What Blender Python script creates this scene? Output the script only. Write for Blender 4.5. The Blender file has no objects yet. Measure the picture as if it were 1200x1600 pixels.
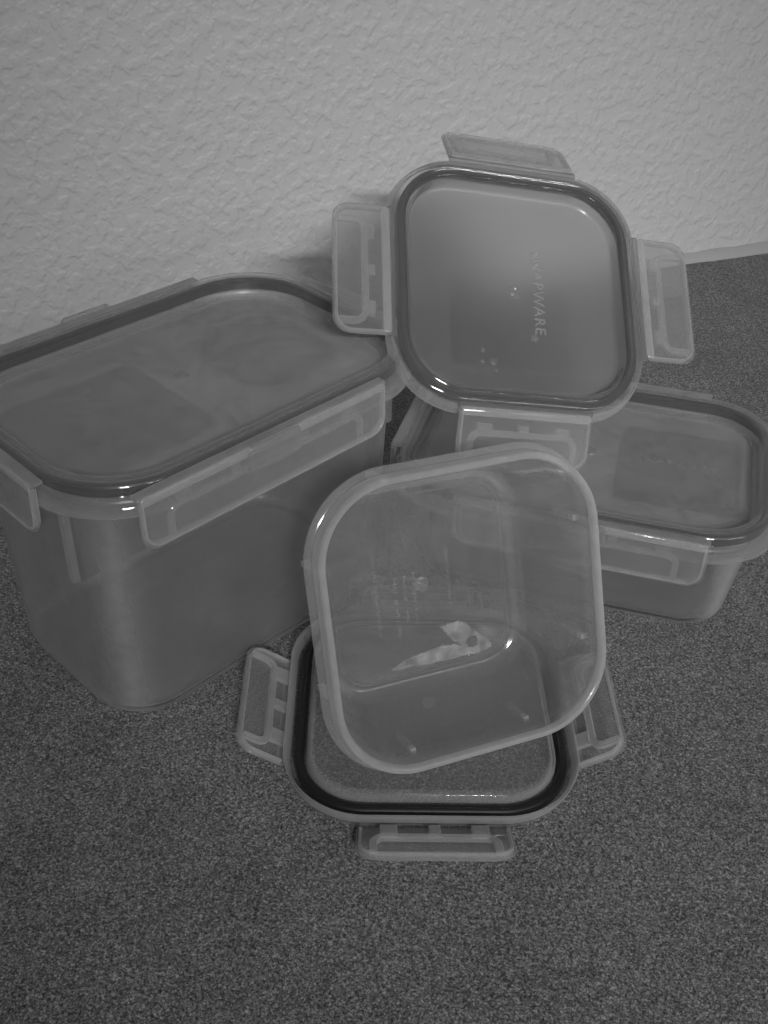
import bpy, math, random
from mathutils import Matrix, Vector, Euler
random.seed(4)
S = bpy.context.scene
C = S.collection
R = math.radians

# ------------------------------------------------------------------ camera
CAM_F, CAM_P, CAM_R, CAM_H = 1717.0, 0.6372, 0.0289, 0.3754
fw = Vector((0, math.cos(CAM_P), -math.sin(CAM_P)))
rt = Vector((1, 0, 0)); up = rt.cross(fw)
rt2 = rt*math.cos(CAM_R) + up*math.sin(CAM_R)
up2 = up*math.cos(CAM_R) - rt*math.sin(CAM_R)
cam = bpy.data.cameras.new('camera'); camo = bpy.data.objects.new('camera', cam); C.objects.link(camo)
Mc = Matrix((rt2, up2, -fw)).transposed().to_4x4(); Mc.translation = (0, 0, CAM_H)
camo.matrix_world = Mc
cam.sensor_fit = 'HORIZONTAL'; cam.sensor_width = 36; cam.lens = CAM_F/1200*36
cam.clip_start = 0.01; cam.clip_end = 50
S.camera = camo
CAM = Vector((0, 0, CAM_H))

# ------------------------------------------------------------------ light
w = bpy.data.worlds.new("World"); S.world = w; w.use_nodes = True
bg = w.node_tree.nodes['Background']; bg.inputs[0].default_value = (1, 1, 1, 1); bg.inputs[1].default_value = 0.037
def area(name, loc, target, power, sx, sy, spread=180):
    l = bpy.data.lights.new(name, 'AREA'); l.shape = 'RECTANGLE'; l.size = sx; l.size_y = sy; l.energy = power; l.spread = R(spread)
    o = bpy.data.objects.new(name, l); C.objects.link(o); o.location = loc
    o.rotation_euler = (Vector(target)-Vector(loc)).to_track_quat('-Z', 'Y').to_euler()
    return o
area('tube_lamp', (0.42, -1.45, 1.22), (0.12, 0.545, 0.12), 1.04, 0.42, 0.05, 29)
area('side_tube_lamp', (1.75, -1.15, 1.35), (0.05, 0.6, 0.08), 7.5, 1.2, 0.03)
S.view_settings.view_transform = 'Standard'; S.view_settings.look = 'None'
S.view_settings.exposure = 0; S.view_settings.gamma = 1
S.render.engine = 'CYCLES'
cy = S.cycles
cy.transparent_max_bounces = 48; cy.max_bounces = 11; cy.use_adaptive_sampling = True; cy.adaptive_threshold = 0.02; cy.diffuse_bounces = 5; cy.glossy_bounces = 5; cy.transmission_bounces = 10
cy.use_denoising = True
cy.sample_clamp_indirect = 4.0

# ------------------------------------------------------------------ materials
def new_mat(name):
    m = bpy.data.materials.new(name); m.use_nodes = True
    nt = m.node_tree; nt.nodes.clear()
    return m, nt, nt.nodes.new('ShaderNodeOutputMaterial')
def N(nt, t, **kw):
    n = nt.nodes.new(t)
    for k, v in kw.items():
        if k in n.inputs.keys(): n.inputs[k].default_value = v
        else: setattr(n, k, v)
    return n
def math_(nt, op, a, b=None, clamp=False):
    n = nt.nodes.new('ShaderNodeMath'); n.operation = op; n.use_clamp = clamp
    for i, v in enumerate((a, b)):
        if v is None: continue
        if isinstance(v, (int, float)): n.inputs[i].default_value = v
        else: nt.links.new(v, n.inputs[i])
    return n.outputs[0]

def plastic(name, milk=0.2, rough=0.16, tint=0.72, patches=(), trans=0.95, blur=0.0, bump=0.0, spec=0.035, brough=0.42, ior=1.12, mott=0.35, corner=None):
    """translucent polypropylene: each surface crossed scatters a share 'milk' of the light, more at grazing angles"""
    m, nt, out = new_mat(name); L = nt.links.new
    lw = N(nt, 'ShaderNodeLayerWeight'); lw.inputs['Blend'].default_value = 0.5
    cosv = math_(nt, 'MAXIMUM', math_(nt, 'SUBTRACT', 1.0, lw.outputs['Facing']), 0.16)
    inv = math_(nt, 'DIVIDE', 1.0, cosv)
    tc = N(nt, 'ShaderNodeTexCoord')
    noi = N(nt, 'ShaderNodeTexNoise', Scale=26.0, Detail=3.0); L(tc.outputs['Object'], noi.inputs['Vector'])
    base = math_(nt, 'ADD', math_(nt, 'MULTIPLY', math_(nt, 'SUBTRACT', noi.outputs[0], 0.5), milk*mott), milk)
    noi2 = N(nt, 'ShaderNodeTexNoise', Scale=170.0, Detail=4.0); L(tc.outputs['Object'], noi2.inputs['Vector'])
    base = math_(nt, 'ADD', base, math_(nt, 'MULTIPLY', math_(nt, 'SUBTRACT', noi2.outputs[0], 0.5), milk*mott*1.2))
    sep = N(nt, 'ShaderNodeSeparateXYZ'); L(tc.outputs['Object'], sep.inputs[0])
    if corner:      # the wall is thicker in the moulded corners
        ax = math_(nt, 'SUBTRACT', math_(nt, 'ABSOLUTE', sep.outputs[0]), math_(nt, 'ADD', corner[0], math_(nt, 'MULTIPLY', sep.outputs[2], corner[4]))); ay = math_(nt, 'SUBTRACT', math_(nt, 'ABSOLUTE', sep.outputs[1]), math_(nt, 'ADD', corner[1], math_(nt, 'MULTIPLY', sep.outputs[2], corner[5])))
        dd = math_(nt, 'SQRT', math_(nt, 'ADD', math_(nt, 'MULTIPLY', ax, ax), math_(nt, 'MULTIPLY', ay, ay)))
        gg = math_(nt, 'MAXIMUM', math_(nt, 'SUBTRACT', 1.0, math_(nt, 'DIVIDE', dd, corner[2])), 0.0)
        base = math_(nt, 'MULTIPLY', base, math_(nt, 'ADD', 1.0, math_(nt, 'MULTIPLY', math_(nt, 'MULTIPLY', gg, gg), corner[3])))
    for (cx, cy_, hx, hy, r, fac) in patches:
        # rounded-box mask in object space: a polished, clearer field moulded in the lid
        qx = math_(nt, 'MAXIMUM', math_(nt, 'SUBTRACT', math_(nt, 'ABSOLUTE', math_(nt, 'SUBTRACT', sep.outputs[0], cx)), hx-r), 0)
        qy = math_(nt, 'MAXIMUM', math_(nt, 'SUBTRACT', math_(nt, 'ABSOLUTE', math_(nt, 'SUBTRACT', sep.outputs[1], cy_)), hy-r), 0)
        d = math_(nt, 'SQRT', math_(nt, 'ADD', math_(nt, 'MULTIPLY', qx, qx), math_(nt, 'MULTIPLY', qy, qy)))
        mk = math_(nt, 'SUBTRACT', 1.0, math_(nt, 'DIVIDE', math_(nt, 'SUBTRACT', d, r-0.0012), 0.0014), True)
        mk = math_(nt, 'MINIMUM', math_(nt, 'MAXIMUM', mk, 0), 1)
        base = math_(nt, 'MULTIPLY', base, math_(nt, 'SUBTRACT', 1.0, math_(nt, 'MULTIPLY', mk, 1-fac)))
    clear = math_(nt, 'POWER', math_(nt, 'SUBTRACT', 1.0, base), inv, True)
    mk = math_(nt, 'SUBTRACT', 1.0, clear, True)
    tr = N(nt, 'ShaderNodeBsdfTransparent'); tr.inputs[0].default_value = (trans, trans, trans, 1)
    df = N(nt, 'ShaderNodeBsdfDiffuse'); df.inputs[0].default_value = (tint, tint, tint, 1)
    tl = N(nt, 'ShaderNodeBsdfTranslucent'); tl.inputs[0].default_value = (tint, tint, tint, 1)
    sc = N(nt, 'ShaderNodeMixShader'); sc.inputs[0].default_value = 0.5; L(df.outputs[0], sc.inputs[1]); L(tl.outputs[0], sc.inputs[2])
    thru = tr
    if blur:
        rf = N(nt, 'ShaderNodeBsdfRefraction', Roughness=brough, IOR=ior); rf.inputs[0].default_value = (trans, trans, trans, 1)
        thru = N(nt, 'ShaderNodeMixShader'); thru.inputs[0].default_value = blur; L(tr.outputs[0], thru.inputs[1]); L(rf.outputs[0], thru.inputs[2])
    mx = N(nt, 'ShaderNodeMixShader'); L(mk, mx.inputs[0]); L(thru.outputs[0], mx.inputs[1]); L(sc.outputs[0], mx.inputs[2])
    gl = N(nt, 'ShaderNodeBsdfGlossy'); gl.inputs['Color'].default_value = (1, 1, 1, 1); gl.inputs['Roughness'].default_value = rough
    fr = N(nt, 'ShaderNodeFresnel'); fr.inputs[0].default_value = 1.45
    ff = math_(nt, 'MULTIPLY', fr.outputs[0], 0.8)
    # fresnel of a back face would go to total reflection: use the same curve for both sides through facing
    f5 = math_(nt, 'POWER', lw.outputs['Facing'], 4.0)
    ff = math_(nt, 'ADD', math_(nt, 'MULTIPLY', f5, 0.45), spec)
    fx = N(nt, 'ShaderNodeMixShader'); L(ff, fx.inputs[0]); L(mx.outputs[0], fx.inputs[1]); L(gl.outputs[0], fx.inputs[2])
    bn = N(nt, 'ShaderNodeTexNoise', Scale=60.0, Detail=2.0); L(tc.outputs['Object'], bn.inputs['Vector'])
    bp = N(nt, 'ShaderNodeBump', Strength=max(0.0, 0.12 + bump), Distance=0.0008); L(bn.outputs[0], bp.inputs['Height'])
    L(bp.outputs[0], gl.inputs['Normal'])
    L(fx.outputs[0], out.inputs[0])
    return m

def counter_mat():
    m, nt, out = new_mat('speckled_laminate'); L = nt.links.new
    tc = N(nt, 'ShaderNodeTexCoord')
    v = N(nt, 'ShaderNodeTexVoronoi', Scale=2200.0); L(tc.outputs['Object'], v.inputs['Vector'])
    sp = N(nt, 'ShaderNodeSeparateColor'); L(v.outputs['Color'], sp.inputs[0])
    v2 = N(nt, 'ShaderNodeTexVoronoi', Scale=1200.0); L(tc.outputs['Object'], v2.inputs['Vector'])
    sp2 = N(nt, 'ShaderNodeSeparateColor'); L(v2.outputs['Color'], sp2.inputs[0])
    n = N(nt, 'ShaderNodeTexNoise', Scale=800.0, Detail=3.0); L(tc.outputs['Object'], n.inputs['Vector'])
    n2 = N(nt, 'ShaderNodeTexNoise', Scale=28.0, Detail=3.0); L(tc.outputs['Object'], n2.inputs['Vector'])
    s = math_(nt, 'ADD', math_(nt, 'MULTIPLY', sp.outputs[0], 0.34), math_(nt, 'MULTIPLY', sp2.outputs[0], 0.26))
    s = math_(nt, 'ADD', s, math_(nt, 'MULTIPLY', n.outputs[0], 0.45))
    s = math_(nt, 'ADD', s, math_(nt, 'MULTIPLY', n2.outputs[0], 0.12))
    cr = N(nt, 'ShaderNodeValToRGB'); L(s, cr.inputs[0])
    e = cr.color_ramp.elements
    e[0].position = 0.30; e[0].color = (0.02, 0.02, 0.02, 1)
    e[1].position = 0.86; e[1].color = (0.50, 0.50, 0.50, 1)
    for p, c in ((0.50, 0.105), (0.62, 0.19), (0.74, 0.285)):
        x = e.new(p); x.color = (c, c, c, 1)
    b = N(nt, 'ShaderNodeBsdfPrincipled', Roughness=0.55); L(cr.outputs[0], b.inputs['Base Color'])
    b.inputs['Specular IOR Level'].default_value = 0.3
    bp = N(nt, 'ShaderNodeBump', Strength=0.35, Distance=0.0003); L(n.outputs[0], bp.inputs['Height']); L(bp.outputs[0], b.inputs['Normal'])
    L(b.outputs[0], out.inputs[0]); return m

def wall_mat():
    m, nt, out = new_mat('textured_wall_paint'); L = nt.links.new
    tc = N(nt, 'ShaderNodeTexCoord')
    mp = N(nt, 'ShaderNodeMapping'); mp.inputs['Rotation'].default_value = (0, R(28), 0); mp.inputs['Scale'].default_value = (1.0, 1.0, 0.95)
    L(tc.outputs['Object'], mp.inputs['Vector'])
    n0 = N(nt, 'ShaderNodeTexNoise', Scale=60.0, Detail=2.0); L(mp.outputs[0], n0.inputs['Vector'])
    mixv = N(nt, 'ShaderNodeVectorMath', operation='MULTIPLY_ADD'); L(n0.outputs['Color'], mixv.inputs[0])
    mixv.inputs[1].default_value = (0.003,)*3; L(mp.outputs[0], mixv.inputs[2])
    n1 = N(nt, 'ShaderNodeTexNoise', Scale=122.0, Detail=2.4, Roughness=0.5); L(mixv.outputs[0], n1.inputs['Vector'])
    cr = N(nt, 'ShaderNodeValToRGB'); L(n1.outputs[0], cr.inputs[0])
    cr.color_ramp.interpolation = 'EASE'
    cr.color_ramp.elements[0].position = 0.40; cr.color_ramp.elements[1].position = 0.64
    n2 = N(nt, 'ShaderNodeTexNoise', Scale=190.0, Detail=2.5); L(mp.outputs[0], n2.inputs['Vector'])
    n3 = N(nt, 'ShaderNodeTexNoise', Scale=9.0, Detail=2.0); L(mp.outputs[0], n3.inputs['Vector'])
    hh = math_(nt, 'ADD', math_(nt, 'MULTIPLY', cr.outputs[0], 1.0), math_(nt, 'MULTIPLY', n2.outputs[0], 0.55))
    hh = math_(nt, 'ADD', hh, math_(nt, 'MULTIPLY', n3.outputs[0], 1.0))
    bp = N(nt, 'ShaderNodeBump', Strength=0.5, Distance=0.0013); L(hh, bp.inputs['Height'])
    b = N(nt, 'ShaderNodeBsdfPrincipled', Roughness=0.5); b.inputs['Base Color'].default_value = (0.56, 0.56, 0.56, 1)
    b.inputs['Specular IOR Level'].default_value = 0.35
    L(bp.outputs[0], b.inputs['Normal']); L(b.outputs[0], out.inputs[0]); return m

def simple(name, col, rough, bump=0.0):
    m, nt, out = new_mat(name)
    b = N(nt, 'ShaderNodeBsdfPrincipled', Roughness=rough); b.inputs['Base Color'].default_value = (col,)*3 + (1,)
    tc = N(nt, 'ShaderNodeTexCoord'); n = N(nt, 'ShaderNodeTexNoise', Scale=180.0, Detail=3.0); nt.links.new(tc.outputs['Object'], n.inputs['Vector'])
    bp = N(nt, 'ShaderNodeBump', Strength=bump, Distance=0.0006); nt.links.new(n.outputs[0], bp.inputs['Height'])
    nt.links.new(bp.outputs[0], b.inputs['Normal'])
    nt.links.new(b.outputs[0], out.inputs[0]); return m

M_counter = counter_mat(); M_wall = wall_mat()
M_caulk = simple('white_caulk', 0.40, 0.5, 0.8)
M_gasket = simple('dark_silicone', 0.012, 0.38, 0.05)
M_body_big = plastic('frosted_body', milk=0.07, rough=0.30, tint=0.74, blur=0.12, brough=.12, trans=.95, spec=.045, mott=.5, corner=(.0780, .0492, .017, 2.4, .027, .054))
M_body_open = plastic('clear_body', milk=0.15, rough=0.14, tint=0.74, trans=.96, blur=.5, brough=.06, ior=1.25, mott=.7)
M_base = plastic('base_plastic', milk=0.27, rough=0.10, tint=0.66, spec=.12)
M_floor_ = plastic('base_panel', milk=0.30, rough=0.25, tint=0.50, blur=.6, brough=.3)
M_foot = plastic('foot_plastic', milk=0.50, rough=0.2, tint=0.80)
M_bead = plastic('polished_bead', milk=0.28, rough=0.05, tint=0.85, bump=-.12, spec=.34)
M_latch = plastic('latch_plastic', milk=0.13, rough=0.09, tint=0.80, blur=.3, brough=.1)
M_catch = plastic('catch_plastic', milk=0.22, rough=0.12, tint=0.88)
M_rim = plastic('clear_rim', milk=0.085, rough=0.03, tint=0.7, bump=-.12, spec=.04)
M_ridge = plastic('ridge_plastic', milk=0.125, rough=0.05, tint=0.66, bump=-.12, spec=.09)
M_flange = plastic('flange_plastic', milk=0.20, rough=0.10, tint=0.74)
M_skirt = plastic('skirt_plastic', milk=0.20, rough=0.09, tint=0.85)
M_lip = plastic('lip_plastic', milk=0.38, rough=0.12, tint=0.92)
M_relief = plastic('moulded_relief', milk=0.12, rough=0.2, tint=0.75)

# ------------------------------------------------------------------ geometry helpers
class MB:
    def __init__(s): s.v = []; s.f = []; s.zones = []
    def zone(s, i0, i1, mat): s.zones.append((lambda i, a=i0, b=i1: a <= i < b, mat))
    def add(s, vs, fs):
        o = len(s.v); s.v += [tuple(v) for v in vs]; s.f += [tuple(i+o for i in f) for f in fs]
    def box(s, x0, x1, y0, y1, z0, z1):
        vs = [(x0,y0,z0),(x1,y0,z0),(x1,y1,z0),(x0,y1,z0),(x0,y0,z1),(x1,y0,z1),(x1,y1,z1),(x0,y1,z1)]
        s.add(vs, [(3,2,1,0),(4,5,6,7),(0,1,5,4),(1,2,6,5),(2,3,7,6),(3,0,4,7)])
    def loft(s, loops, cap0=True, cap1=True):
        n = len(loops[0]); o = len(s.v)
        for l in loops: s.v += [tuple(p) for p in l]
        for k in range(len(loops)-1):
            for i in range(n):
                j = (i+1) % n
                s.f.append((o+k*n+i, o+k*n+j, o+(k+1)*n+j, o+(k+1)*n+i))
        if cap0: s.f.append(tuple(o+i for i in reversed(range(n))))
        if cap1: s.f.append(tuple(o+(len(loops)-1)*n+i for i in range(n)))
    def slab(s, outline, z0, z1, b=0.0003):
        """extruded outline with a small chamfer (outline: list of (x,y), counter-clockwise)"""
        cx = sum(p[0] for p in outline)/len(outline); cy_ = sum(p[1] for p in outline)/len(outline)
        def ins(d):
            r = []; n = len(outline)
            for i in range(n):
                p = Vector(outline[i]); a = Vector(outline[i-1]); c = Vector(outline[(i+1) % n])
                e1 = (p-a); e2 = (c-p)
                e1 = e1.normalized() if e1.length > 1e-9 else e2.normalized()
                e2 = e2.normalized() if e2.length > 1e-9 else e1
                nn = Vector((-(e1.y+e2.y), e1.x+e2.x))
                nn = nn.normalized() if nn.length > 1e-9 else Vector((-e1.y, e1.x))
                k = max(0.5, nn.dot(Vector((-e1.y, e1.x))))
                r.append(p+nn*d/k)
            return r
        q = ins(b)
        s.loft([[(p[0], p[1], z0) for p in q], [(p[0], p[1], z0+b) for p in outline],
                [(p[0], p[1], z1-b) for p in outline], [(p[0], p[1], z1) for p in q]])
    def ribbon(s, path, wd, z0, z1):
        """open path extruded to a band wd wide"""
        P = [Vector(p) for p in path]; a = []; b = []
        for i, p in enumerate(P):
            e1 = (P[i]-P[i-1]).normalized() if i else (P[1]-P[0]).normalized()
            e2 = (P[i+1]-P[i]).normalized() if i < len(P)-1 else e1
            t = (e1+e2).normalized(); nn = Vector((-t.y, t.x)); k = max(.5, nn.dot(Vector((-e1.y, e1.x))))
            a.append(p-nn*wd/2/k); b.append(p+nn*wd/2/k)
        s.slab([tuple(p) for p in a] + [tuple(p) for p in reversed(b)], z0, z1, 0.00025)
    def mesh(s, name, mat, ang=38):
        m = bpy.data.meshes.new(name); m.from_pydata(s.v, [], s.f); m.materials.append(mat)
        m.validate(); m.update()
        for p in m.polygons: p.use_smooth = True
        m.set_sharp_from_angle(angle=R(ang))
        return m
    def obj(s, name, mat, parent=None, mtx=None, ang=38):
        me = s.mesh(name, mat, ang)
        for fn, m2 in s.zones:
            me.materials.append(m2); k = len(me.materials)-1
            for p in me.polygons:
                if fn(p.index): p.material_index = k
        o = bpy.data.objects.new(name, me); C.objects.link(o)
        if parent is not None: o.parent = parent
        if mtx is not None: o.matrix_local = mtx
        return o

def rrect(wd, ln, r, n=16, m=6):
    P = []
    cs = ((wd/2-r, -ln/2+r, -90), (wd/2-r, ln/2-r, 0), (-wd/2+r, ln/2-r, 90), (-wd/2+r, -ln/2+r, 180))
    for i, (cx, cy_, a0) in enumerate(cs):
        for k in range(n+1):
            t = R(a0+90*k/n); P.append((cx+r*math.cos(t), cy_+r*math.sin(t)))
        a = P[-1]; c2 = cs[(i+1) % 4]; t = R(c2[2]); b = (c2[0]+r*math.cos(t), c2[1]+r*math.sin(t))
        for k in range(1, m): P.append((a[0]+(b[0]-a[0])*k/m, a[1]+(b[1]-a[1])*k/m))
    return P
def lofted(wd, ln, r, prof, closed=False, tap=None):
    """prof: (inward offset mm, z mm) swept round a rounded rectangle"""
    mb = MB(); loops = []
    for d, z in prof:
        d *= .001; tx = ty = 0.0
        if tap:
            f = max(0.0, min(1.0, (-16-z)/(tap[2]-16))); tx, ty = tap[0]*f*.001, tap[1]*f*.001
        rr = max(r-d-(tx+ty)/2, 0.003)
        loops.append([(x, y, z*.001) for x, y in rrect(wd-2*d-2*tx, ln-2*d-2*ty, rr)])
    if closed: loops.append(loops[0]); mb.loft(loops, False, False)
    else: mb.loft(loops)
    mb.ring = len(loops[0]); mb.prof = prof
    return mb

def empty(name, mtx, label=None, cat=None, group=None):
    o = bpy.data.objects.new(name, None); C.objects.link(o); o.matrix_world = mtx; o.empty_display_size = 0.02
    if label: o['label'] = label
    if cat: o['category'] = cat
    if group: o['group'] = group
    return o

# ------------------------------------------------------------------ lids
PANEL_Z = -9.3
LID_PROF = [(15, PANEL_Z), (11.4, PANEL_Z), (10.3, PANEL_Z+.15), (9.6, PANEL_Z+.8), (9.2, PANEL_Z+2), (8.9, -2.0), (8.6, -1.1), (8.1, -.45), (7.4, -.1), (6.6, -.05),
            (5.9, -.55), (5.2, -.75), (4.6, -.5), (4.0, -.05), (3.2, .05), (2.0, 0), (1.1, -.25), (.45, -.8), (.1, -1.7), (-.1, -3.4), (-.7, -3.9), (-1.1, -4.6), (-2.0, -8.6),
            (-2.2, -9.4), (-1.9, -9.8), (-1.3, -9.7), (-.7, -8.8), (.2, -4.9), (.9, -4.2), (1.2, -2.6), (1.9, -1.6), (3.2, -1.3),
            (6.6, -1.35), (7.3, -1.7), (7.7, -2.6), (8.0, PANEL_Z+1), (8.5, PANEL_Z-.6), (9.4, PANEL_Z-1.2), (11, PANEL_Z-1.4), (15, PANEL_Z-1.4)]
GASKET_PROF = [(2.8, -2.8), (3.4, -2.0), (6.2, -2.0), (6.9, -2.8), (6.9, -6.2), (6.5, -7.1), (5.8, -7.5), (5.0, -7.2), (4.2, -7.5), (3.3, -7.2), (2.7, -6.6)]
PLUS = lambda x, y, z: Matrix.Translation((x, y, z))

def latch_mesh(L_, D_, mat, tall=2.2, box=False, lug=.0022):
    """hinge along x at y=0, plate reaches to y=D_; outer face +z; catches on -z"""
    mb = MB(); t = .7
    ri, ro = 2.0, min(8.0, D_*.34)
    out = []
    for cx, cy_, a0, r in ((L_/2-ri, ri, -90, ri), (L_/2-ro, D_-ro, 0, ro), (-L_/2+ro, D_-ro, 90, ro), (-L_/2+ri, ri, 180, ri)):
        for k in range(9):
            a = R(a0+90*k/8); out.append((cx+r*math.cos(a), cy_+r*math.sin(a)))
    o = [(x*.001, y*.001) for x, y in out]
    mb.slab(o, -t*.001, t*.001, .00045)
    # perimeter bead, standing proud of both faces
    inner = [(x*(1-1.6/(L_/2)), (y-D_/2)*(1-1.6/(D_/2))+D_/2) for x, y in out]
    path = [p for p in inner]
    k0 = 6
    pth = inner[5:-5]
    nb = len(mb.f)
    mb.ribbon([(x*.001, y*.001) for x, y in pth], .0010, -(t+tall*.75)*.001, (t+.55)*.001)
    # hinge bead
    for sy in (1, ):
        lp = []
        for x in (-(L_/2-1.2)*.001, -(L_/2-2)*.001, (L_/2-2)*.001, (L_/2-1.2)*.001):
            q_ = .55 if abs(x) > (L_/2-1.5)*.001 else 1.0
            lp.append([(x, (1.6+2.0*q_*math.cos(a))*.001, (t-.1+.9*q_*math.sin(a))*.001) for a in [R(-20+220*k/10) for k in range(11)]])
        n1 = len(mb.f); mb.loft(lp); mb.zone(n1, len(mb.f), M_bead)
    mb.zone(nb, len(mb.f), M_catch)
    m1 = mb
    # catch rib with three lugs
    cb = MB()
    bx = L_/2*.78; yb = D_*.42; r = 5.0
    pts = [(-bx, D_-2.6)]
    for k in range(7):
        a = R(180-90*k/6); pts.append((-bx+r+r*math.cos(a), yb+r*math.sin(a)-r))
    pts = [(-bx, D_-2.6)] + [(-bx+r-r*math.cos(R(90*k/6)), yb+r-r*math.sin(R(90*k/6))) for k in range(7)] + \
          [(bx-r+r*math.sin(R(90*k/6)), yb+r-r*math.cos(R(90*k/6))) for k in range(7)] + [(bx, D_-2.6)]
    cb.ribbon([(x*.001, y*.001) for x, y in pts], .0030, -(t+tall)*.001, (-t+.1)*.001)
    for cx in ((-bx+6.2, 0, bx-6.2) if L_ < 90 else (-bx+7, -bx*.36, bx*.36, bx-7)):
        wl = 2.4 if cx == 0 or L_ >= 90 and abs(cx) < bx*.5 else 3.6
        q = [((cx-wl)*.001, lug), ((cx+wl)*.001, lug), ((cx+wl)*.001, (yb-1.2)*.001), ((cx-wl)*.001, (yb-1.2)*.001)]
        cb.slab(q, -(t+tall+.4)*.001, (-t+.1)*.001, .0004)
    bm = None
    if box:
        bm = MB(); q = []
        for cx, cy_, a0 in ((13-2, -1+2, -90), (13-2, 10-2, 0), (-13+2, 10-2, 90), (-13+2, -1+2, 180)):
            for k in range(5):
                a = R(a0+90*k/4); q.append(((cx+2*math.cos(a))*.001, (cy_+2*math.sin(a))*.001))
        q2 = q + [q[0]]
        bm.ribbon(q2, .0012, (t-.1)*.001, (t+2.0)*.001)
        bm.slab(q, (t+1.2)*.001, (t+1.9)*.001, .0003)
    return m1, cb, bm

def vent_obj(parent, mat, z):
    mb = MB(); n = 28; loops = []
    for rr, zz in ((3.4, 0), (3.1, .45), (2.5, .6), (2.1, .35), (1.7, .1), (1.2, .35), (.6, .6), (.15, .65)):
        loops.append([(rr*.001*math.cos(2*math.pi*i/n), rr*.001*math.sin(2*math.pi*i/n), zz*.001) for i in range(n)])
    mb.loft(loops, True, True)
    return mb.obj('vent_button', mat, parent, PLUS(0, 0, z))

def text_obj(parent, s, size, loc, rot, mat, ext=.00022, name='lettering'):
    cu = bpy.data.curves.new(name, 'FONT'); cu.body = s; cu.size = size; cu.extrude = ext; cu.align_x = 'CENTER'; cu.align_y = 'CENTER'
    cu.resolution_u = 3; cu.space_character = 1.08
    to = bpy.data.objects.new('tmp', cu); C.objects.link(to)
    bpy.context.view_layer.update()
    me = bpy.data.meshes.new_from_object(to); me.name = name
    bpy.data.objects.remove(to); bpy.data.curves.remove(cu)
    me.materials.clear(); me.materials.append(mat)
    o = bpy.data.objects.new(name, me); C.objects.link(o); o.parent = parent
    o.matrix_local = Matrix.Translation(loc) @ Euler((0, 0, rot)).to_matrix().to_4x4()
    return o

def side_frame(ang, dist):
    """frame whose x runs along a lid side and whose y points outward"""
    return Matrix.Rotation(ang, 4, 'Z') @ Matrix.Translation((0, dist, 0))

def build_lid(parent, wd, ln, r, mat, folds, lengths, depth, ledge=4.0, sub=True, box=False, tall=2.2, offs=(0, 0, 0, 0), lug=.0022):
    """parts of a lid under 'parent'; folds: [+y, -x, -y, +x] fold angle in degrees away from flat (downwards = 90 closed)"""
    # sub=True: latch objects are parts with catch sub-parts
    gk = lofted(wd, ln, r, GASKET_PROF, True).obj('gasket', M_gasket, parent)
    for i, (fold, L_) in enumerate(zip(folds, lengths)):
        ang = (0, math.pi/2, math.pi, -math.pi/2)[i]
        dist = (ln/2, wd/2, ln/2, wd/2)[i]
        F = side_frame(ang, dist)
        m1, cb, bm = latch_mesh(L_, depth, M_latch, tall, box and L_ > 90, lug)
        H = F @ PLUS(offs[i]*.001, ledge*.001, -.0013) @ Matrix.Rotation(R(-fold), 4, 'X')
        lo = m1.obj('latch', M_latch, parent, H)
        if sub:
            cb.obj('catch_rib', M_catch, lo, Matrix.Identity(4))
            if bm: bm.obj('latch_window', M_latch, lo, Matrix.Identity(4))
    return gk
def prof_zone(mb, fn, mat):
    n = mb.ring; P = mb.prof
    for k in range(len(P)-1):
        if fn((P[k][0]+P[k+1][0])/2, (P[k][1]+P[k+1][1])/2): mb.zone(k*n, (k+1)*n, mat)
def lid_shell(wd, ln, r, lengths, ledge, loose=False, offs=(0, 0, 0, 0)):
    mb = lofted(wd, ln, r, LID_PROF)
    prof_zone(mb, lambda d, z: d < 9.1 and not (loose == 1 and d > 7.5 and z < -1.5), M_rim)
    prof_zone(mb, lambda d, z: -.2 < d < 5.0 and z > -.7, M_ridge)
    if loose == 2: prof_zone(mb, lambda d, z: d > 7.5 and d < 10.4 and z < -1.5, M_skirt)
    if not loose: prof_zone(mb, lambda d, z: d > 7.5 and d < 11 and z < -1.5, M_rim)
    if loose: prof_zone(mb, lambda d, z: d < .6 and z < -3.6, M_skirt)
    for i, L_ in enumerate(lengths):
        F = side_frame((0, math.pi/2, math.pi, -math.pi/2)[i], (ln/2, wd/2, ln/2, wd/2)[i])
        b = MB(); h = (L_/2)*.001
        b.box(-h+offs[i]*.001, h+offs[i]*.001, -.0003, ledge*.001, -.0020, -.0007)
        # two gussets below the ledge
        mb.add([F @ Vector(v) for v in b.v], b.f)
    return mb

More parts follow.
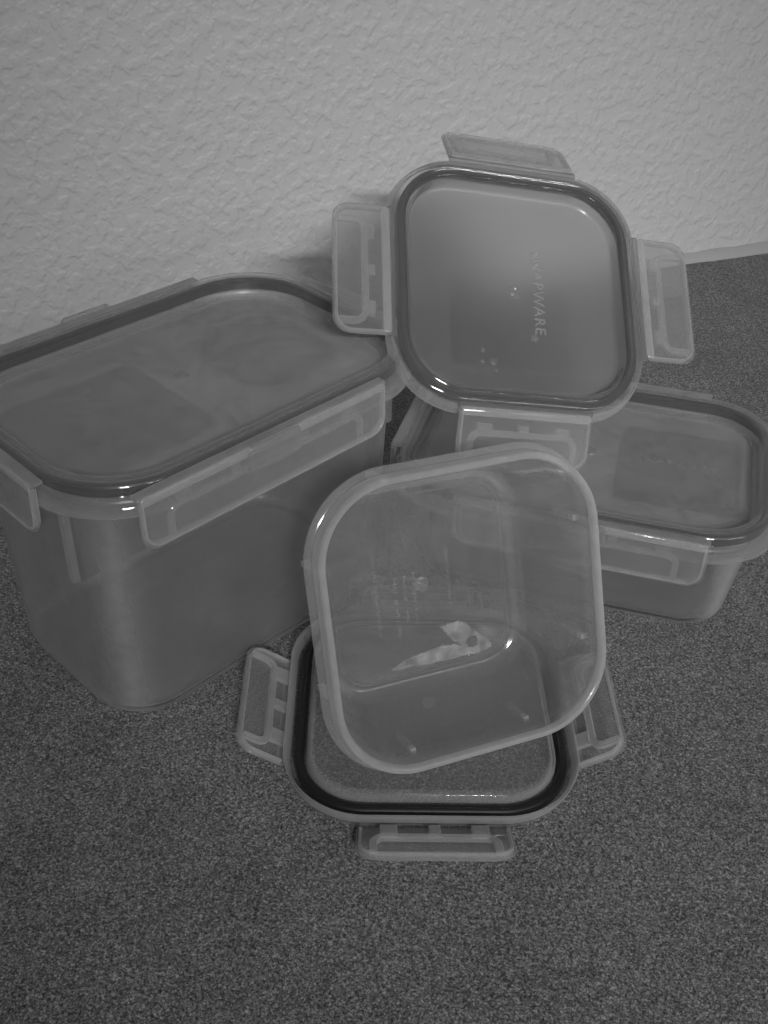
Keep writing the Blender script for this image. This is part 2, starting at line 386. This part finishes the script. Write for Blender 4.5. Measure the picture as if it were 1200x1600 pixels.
# ------------------------------------------------------------------ bodies
def body_mesh(wd, ln, r, depth, taper, open_=False):
    """wd, ln: lid ridge outline; z=0 is the lid top; depth in mm from lid top to the table"""
    D = depth; t = 0; tap = (taper[0], taper[1], depth)
    zb = -D
    if open_:
        outer = [(22+t, zb+1.2), (16+t, zb+1.2), (14.8+t, zb), (12.5+t, zb), (10.8+t, zb+.6), (8.6+t, zb+2.6), (7.6+t, zb+5.5), (4.4, -14), (3.2, -12.0), (1.2, -11.4), (-.4, -11.3), (-.9, -10.9), (-.9, -9.9), (-.4, -9.5),
                 (1.6, -8.9), (1.9, -8.3), (1.9, -1.2), (2.1, -.5), (2.7, 0), (3.6, 0), (4.3, -.25), (4.7, -.8), (5.2, -2.5), (5.8, -11.5)]
        inner = [(6.2, -14), (9.2+t, zb+6.2), (10.0+t, zb+3.8), (12.2+t, zb+2.3), (14.6+t, zb+2.0), (15.4+t, zb+2.9), (22+t, zb+2.9)]
        mb = lofted(wd, ln, r, outer+inner, False, tap); prof_zone(mb, lambda d, z: z > -12.5 and d < 5.4, M_lip); prof_zone(mb, lambda d, z: z < -8 and z > -14 and d < 4.4, M_flange); prof_zone(mb, lambda d, z: z < zb+5 and d < 12.2+t, M_base); return mb
    outer = [(24+t, zb+1.4), (18+t, zb+1.4), (16.4+t, zb), (12.5+t, zb), (10.2+t, zb+.7), (8.4+t, zb+2.6), (7.5+t, zb+6), (7.5, -17), (6.8, -15.0), (3, -14.0), (-1.6, -13.8), (-2.3, -13.4), (-2.5, -12.8), (-2.5, -11.4), (-2.2, -10.9), (-1.6, -10.7),
             (-.4, -10.5), (1.6, -10.2), (2.6, -9.4), (3.0, -7.9), (3.9, -7.7), (5.6, -7.7), (6.4, -8.4), (6.8, -10)]
    inner = [(8.9, -17.5), (8.9+t, zb+7), (9.8+t, zb+4.2), (11.8+t, zb+2.2), (14.6+t, zb+1.6), (16.8+t, zb+1.9), (18.6+t, zb+3.0), (24+t, zb+3.0)]
    mb = lofted(wd, ln, r, outer+inner, False, tap); prof_zone(mb, lambda d, z: z > -15.5 and z < -10, M_flange); prof_zone(mb, lambda d, z: z < zb+3.2 and d < 12.6+t, M_foot); prof_zone(mb, lambda d, z: z < zb+3.3 and d > 12.6, M_floor_); n_ = mb.ring*(len(mb.prof)-1); mb.zone(n_, n_+2, M_floor_); return mb

def rib_part(parent, x, y, ang, z0, z1, mat, wd=.0022, out=.0022):
    mb = MB(); mb.box(-wd/2, wd/2, -.0006, out, z1, z0)
    o = mb.obj('guide_rib', mat, parent, Matrix.Translation((x, y, 0)) @ Matrix.Rotation(ang, 4, 'Z'))
    return o

# ------------------------------------------------------------------ the setting
mb = MB(); mb.box(-1.4, 1.6, -.35, 2.2, -.04, 0)
ct = mb.obj('countertop', M_counter); ct['kind'] = 'structure'
W0, W1 = .7811, .3808
wa = math.atan(W1)
mb = MB()
mb.box(-1.6, 1.6, 0, .1, -.005, 1.1)
wl = mb.obj('wall', M_wall); wl['kind'] = 'structure'
wl.matrix_world = Matrix.Translation((0, W0, 0)) @ Matrix.Rotation(wa, 4, 'Z')
mb = MB(); loops = []
nx = 240
for i in range(nx+1):
    x = -1.5+3.0*i/nx
    a = .0068+random.uniform(-.0006, .0006); b = .0075+random.uniform(-.0007, .0007)
    loops.append([(x, .002, -.001), (x, -a, -.001), (x, -a, .0006), (x, -a*.72, b*.42), (x, -a*.35, b*.78), (x, -.0003, b), (x, .002, b)])
mb.loft(loops)
mb.obj('caulk_bead', M_caulk, wl, Matrix.Identity(4), 60)

# ------------------------------------------------------------------ closed rectangular containers
def closed_container(cx, cy, yaw, pw, pl, H, r, taper, label, patches, Ls, offs):
    wd, ln = pw+.0176, pl+.0176; rr = r+.0088
    root = empty('food_container', Matrix.Translation((cx, cy, 0)) @ Matrix.Rotation(yaw, 4, 'Z'), label, 'food container')
    up_ = PLUS(0, 0, H)
    bd = body_mesh(wd, ln, rr, H*1000, taper).obj('body', M_body_big, root, up_)
    ml = plastic('lid_plastic', milk=.32, rough=.30, tint=.70, patches=patches, blur=.8, trans=.93, mott=.95)
    lid = lid_shell(wd, ln, rr, Ls, 4.0, False, offs).obj('lid', ml, root, up_)
    build_lid(lid, wd, ln, rr, ml, (88, 88, 88, 88), Ls, 24.5, 4.0, False, True, 1.6, offs)
    return root, lid, bd, wd, ln
# (latches of a closed lid sit at the third level, so their catches and windows are joined in)
_orig = latch_mesh
def latch_joined(*a, **k):
    m1, cb, bm = _orig(*a, **k)
    n0 = len(m1.f); m1.add(cb.v, cb.f); m1.zone(n0, len(m1.f), M_flange)
    if bm: m1.add(bm.v, bm.f)
    return m1, cb, bm
latch_mesh = latch_joined
BIG = (-.0888, .4304, .8048, .1732, .1156, .1367, .0324, (3.4, 6.7))
big, big_lid, big_body, bw, bl = closed_container(*BIG,
    'tall rectangular frosted food container with a clipped-on lid, the largest, at the left edge', ((-.045, -.004, .034, .036, .008, .66), (.043, 0, .029, .033, .022, .72)), (124, 72, 130, 72), (-6, 0, 12, 0))
vent_obj(big_lid, M_relief, PANEL_Z*.001).location.y = .006
RIG = (.1070, .4840, -.2606, .1709, .1157, .0668, .0276, (6.7, 4.9))
rig, rig_lid, rig_body, rw, rl = closed_container(*RIG,
    'low rectangular frosted food container with a clipped-on lid, at the right behind the open tub', ((.046, .002, .032, .036, .004, .68), (-.044, .002, .032, .036, .004, .68)), (118, 66, 122, 66), (0, 0, -3, 0))
vent_obj(rig_lid, M_relief, PANEL_Z*.001).location.y = .005
text_obj(rig_lid, 'SNAPWARE', .0075, (.045, .006, PANEL_Z*.001), 0, M_relief)
latch_mesh = _orig
for s in (-1, 1):
    for e in (-1, 1):
        rib_part(big_body, e*(bw/2-.0065), s*.0370, -e*math.pi/2, -.0139, -.052, M_relief, .0030, .0026)

# ------------------------------------------------------------------ loose square lids
def loose_lid(M, S_, r, folds, label, mat, depth, L_, zone=1):
    wd = S_
    root = empty('container_lid', M, label, 'lid', 'loose square snap lids')
    lid_shell(wd, wd, r, (L_,)*4, 1.8, zone).obj('lid_plate', mat, root)
    build_lid(root, wd, wd, r, mat, folds, (L_,)*4, depth, 1.8, True, False, 2.2, lug=.0022 if zone == 2 else .0065)
    return root
O_ = CAM
Ms = Euler((.6729, .1779, .2019)).to_matrix().to_4x4()
ks = 1.02
cs = O_ + (Vector((.0600, .4716, .1598))-O_)*ks
mstand = plastic('lid_clear', milk=.21, rough=.13, tint=.56, blur=.75, trans=.92, patches=((-.002, -.015, .030, .024, .002, .78),))
st = loose_lid(Matrix.Translation(cs) @ Ms @ Matrix.Scale(ks, 4), .1215, .0325, (30, 4, 26, 0), 'square snap lid propped upright against the containers, its top and four open flaps facing out', mstand, 26, 64)
vent_obj(st, M_relief, PANEL_Z*.001)
text_obj(st, 'SNAPWARE', .0078, (.0125, .001, PANEL_Z*.001), -math.pi/2, M_catch)
# moulded star mark under the word
mb = MB(); q = []
for k in range(10):
    rr = .0026 if k % 2 == 0 else .0012
    q.append((rr*math.cos(R(36*k)), rr*math.sin(R(36*k))))
mb.slab(q, 0, .0003, .0001)
mb.obj('star_mark', M_relief, st, PLUS(.0095, -.0225, PANEL_Z*.001))
for x, y, r0 in ((-.0165, -.031, 1.0), (-.0115, -.036, 1.9), (-.017, -.0365, .9), (-.0105, -.0405, .8)):
    mb = MB(); n = 16
    mb.loft([[(r0*f*.001*math.cos(2*math.pi*i/n), r0*f*.001*math.sin(2*math.pi*i/n), z*.001) for i in range(n)] for f, z in ((1, 0), (.9, .25), (.6, .42), (.15, .5))])
    mb.obj('moulding_dot', M_relief, st, PLUS(x, y, PANEL_Z*.001))

mfloor = plastic('lid_clear_worn', milk=.12, rough=.2, tint=.6)
fl = loose_lid(Matrix.Translation((.0228, .3501, .0003)) @ Matrix.Rotation(.0224, 4, 'Z') @ Matrix.Rotation(math.pi, 4, 'Y'), .124, .0335, (4, 31, 25, 32),
               'square snap lid lying upside down on the counter under the open tub, dark gasket showing', mfloor, 24.5, 64, 2)
vent_obj(fl, M_relief, PANEL_Z*.001)

# ------------------------------------------------------------------ open square tub
ko = 1.043
co = O_ + (Vector((.0363, .328, .0833))-O_)*ko
Mo = Euler((1.1472, .0313, .4065)).to_matrix().to_4x4()
root = empty('open_container', Matrix.Translation(co) @ Mo @ Matrix.Scale(ko, 4), 'small square clear tub without a lid, tipped back on its side on the upside-down lid', 'food container')
OD = 54.0
ob = body_mesh(.1255, .1255, .0352, OD, (7.2, 7.2), True).obj('body', M_body_open, root)
for s in (-1, 1):
    for a in range(4):
        F = Matrix.Rotation(a*math.pi/2, 4, 'Z') @ PLUS(s*.0265, .1255/2-.0052, 0)
        mb = MB(); mb.box(-.0011, .0011, -.0016, .0014, -.030, -.0125)
        mb.obj('guide_rib', M_lip, root, F)
zi = (-OD+2.9)*.001
vent_obj(root, M_relief, zi)

# moulded marks under the base: a triangle of three bars and rows of fine raised strokes
def strokes(name, bars, parent, z):
    mb = MB()
    for (x, y, a, l, wdt) in bars:
        c_, s_ = math.cos(a), math.sin(a)
        q = [(x+u*l/2*c_-v*wdt/2*s_, y+u*l/2*s_+v*wdt/2*c_) for u, v in ((-1, -1), (1, -1), (1, 1), (-1, 1))]
        mb.slab(q, 0, .0003, .00008)
    return mb.obj(name, M_catch, parent, PLUS(0, 0, z))
tri = []
for k in range(3):
    a = R(90+120*k); tri.append((-.004+.0032*math.cos(a+math.pi/3), .017+.0032*math.sin(a+math.pi/3), a+math.pi/3+math.pi/2, .0066, .0004))
strokes('recycling_mark', tri, root, zi).data.materials[0] = M_relief
for cx, y0, y1 in ((-.0215, .022, -.020), (-.0125, .006, -.022), (-.008, .006, -.016), (-.0035, .006, -.018), (.013, .014, -.012)):
    bars = []; y = y0
    while y > y1:
        h = random.uniform(.0009, .0015)
        if random.random() < .84:
            bars.append((cx+random.uniform(-.0003, .0003), y, random.choice((0, 0, math.pi/2, .5, -.5)), random.uniform(.0010, .0019), .00034))
        y -= h
    strokes('raised_strokes', bars, root, zi)
# reflected light in the base, built as a pale film: a strip along the lower edge and a patch with a round gap
def in_poly(p, Q):
    c_ = False
    for i in range(len(Q)):
        a, b = Q[i-1], Q[i]
        if (a[1] > p[1]) != (b[1] > p[1]) and p[0] < (b[0]-a[0])*(p[1]-a[1])/(b[1]-a[1])+a[0]: c_ = not c_
    return c_
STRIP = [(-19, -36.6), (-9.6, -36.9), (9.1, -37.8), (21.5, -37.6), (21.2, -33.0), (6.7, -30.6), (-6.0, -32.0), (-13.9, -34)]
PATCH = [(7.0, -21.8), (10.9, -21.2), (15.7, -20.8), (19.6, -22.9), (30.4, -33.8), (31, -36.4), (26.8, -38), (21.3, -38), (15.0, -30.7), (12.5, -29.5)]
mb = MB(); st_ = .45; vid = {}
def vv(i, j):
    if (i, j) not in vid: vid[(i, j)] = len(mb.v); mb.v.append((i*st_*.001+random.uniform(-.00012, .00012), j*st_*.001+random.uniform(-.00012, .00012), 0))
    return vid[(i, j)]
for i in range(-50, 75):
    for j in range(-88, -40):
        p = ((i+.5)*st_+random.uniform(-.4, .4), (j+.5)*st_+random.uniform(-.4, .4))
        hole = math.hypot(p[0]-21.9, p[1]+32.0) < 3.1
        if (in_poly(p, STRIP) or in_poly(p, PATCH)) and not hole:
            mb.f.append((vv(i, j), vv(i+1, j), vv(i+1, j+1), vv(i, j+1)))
M_reflect = plastic('painted_reflection', milk=0.13, rough=0.35, tint=0.95, mott=3.4)
ro = mb.obj('painted_reflection', M_reflect, root, PLUS(0, 0, zi+.0002))
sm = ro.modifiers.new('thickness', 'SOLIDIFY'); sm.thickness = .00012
print('objects', len(bpy.data.objects))
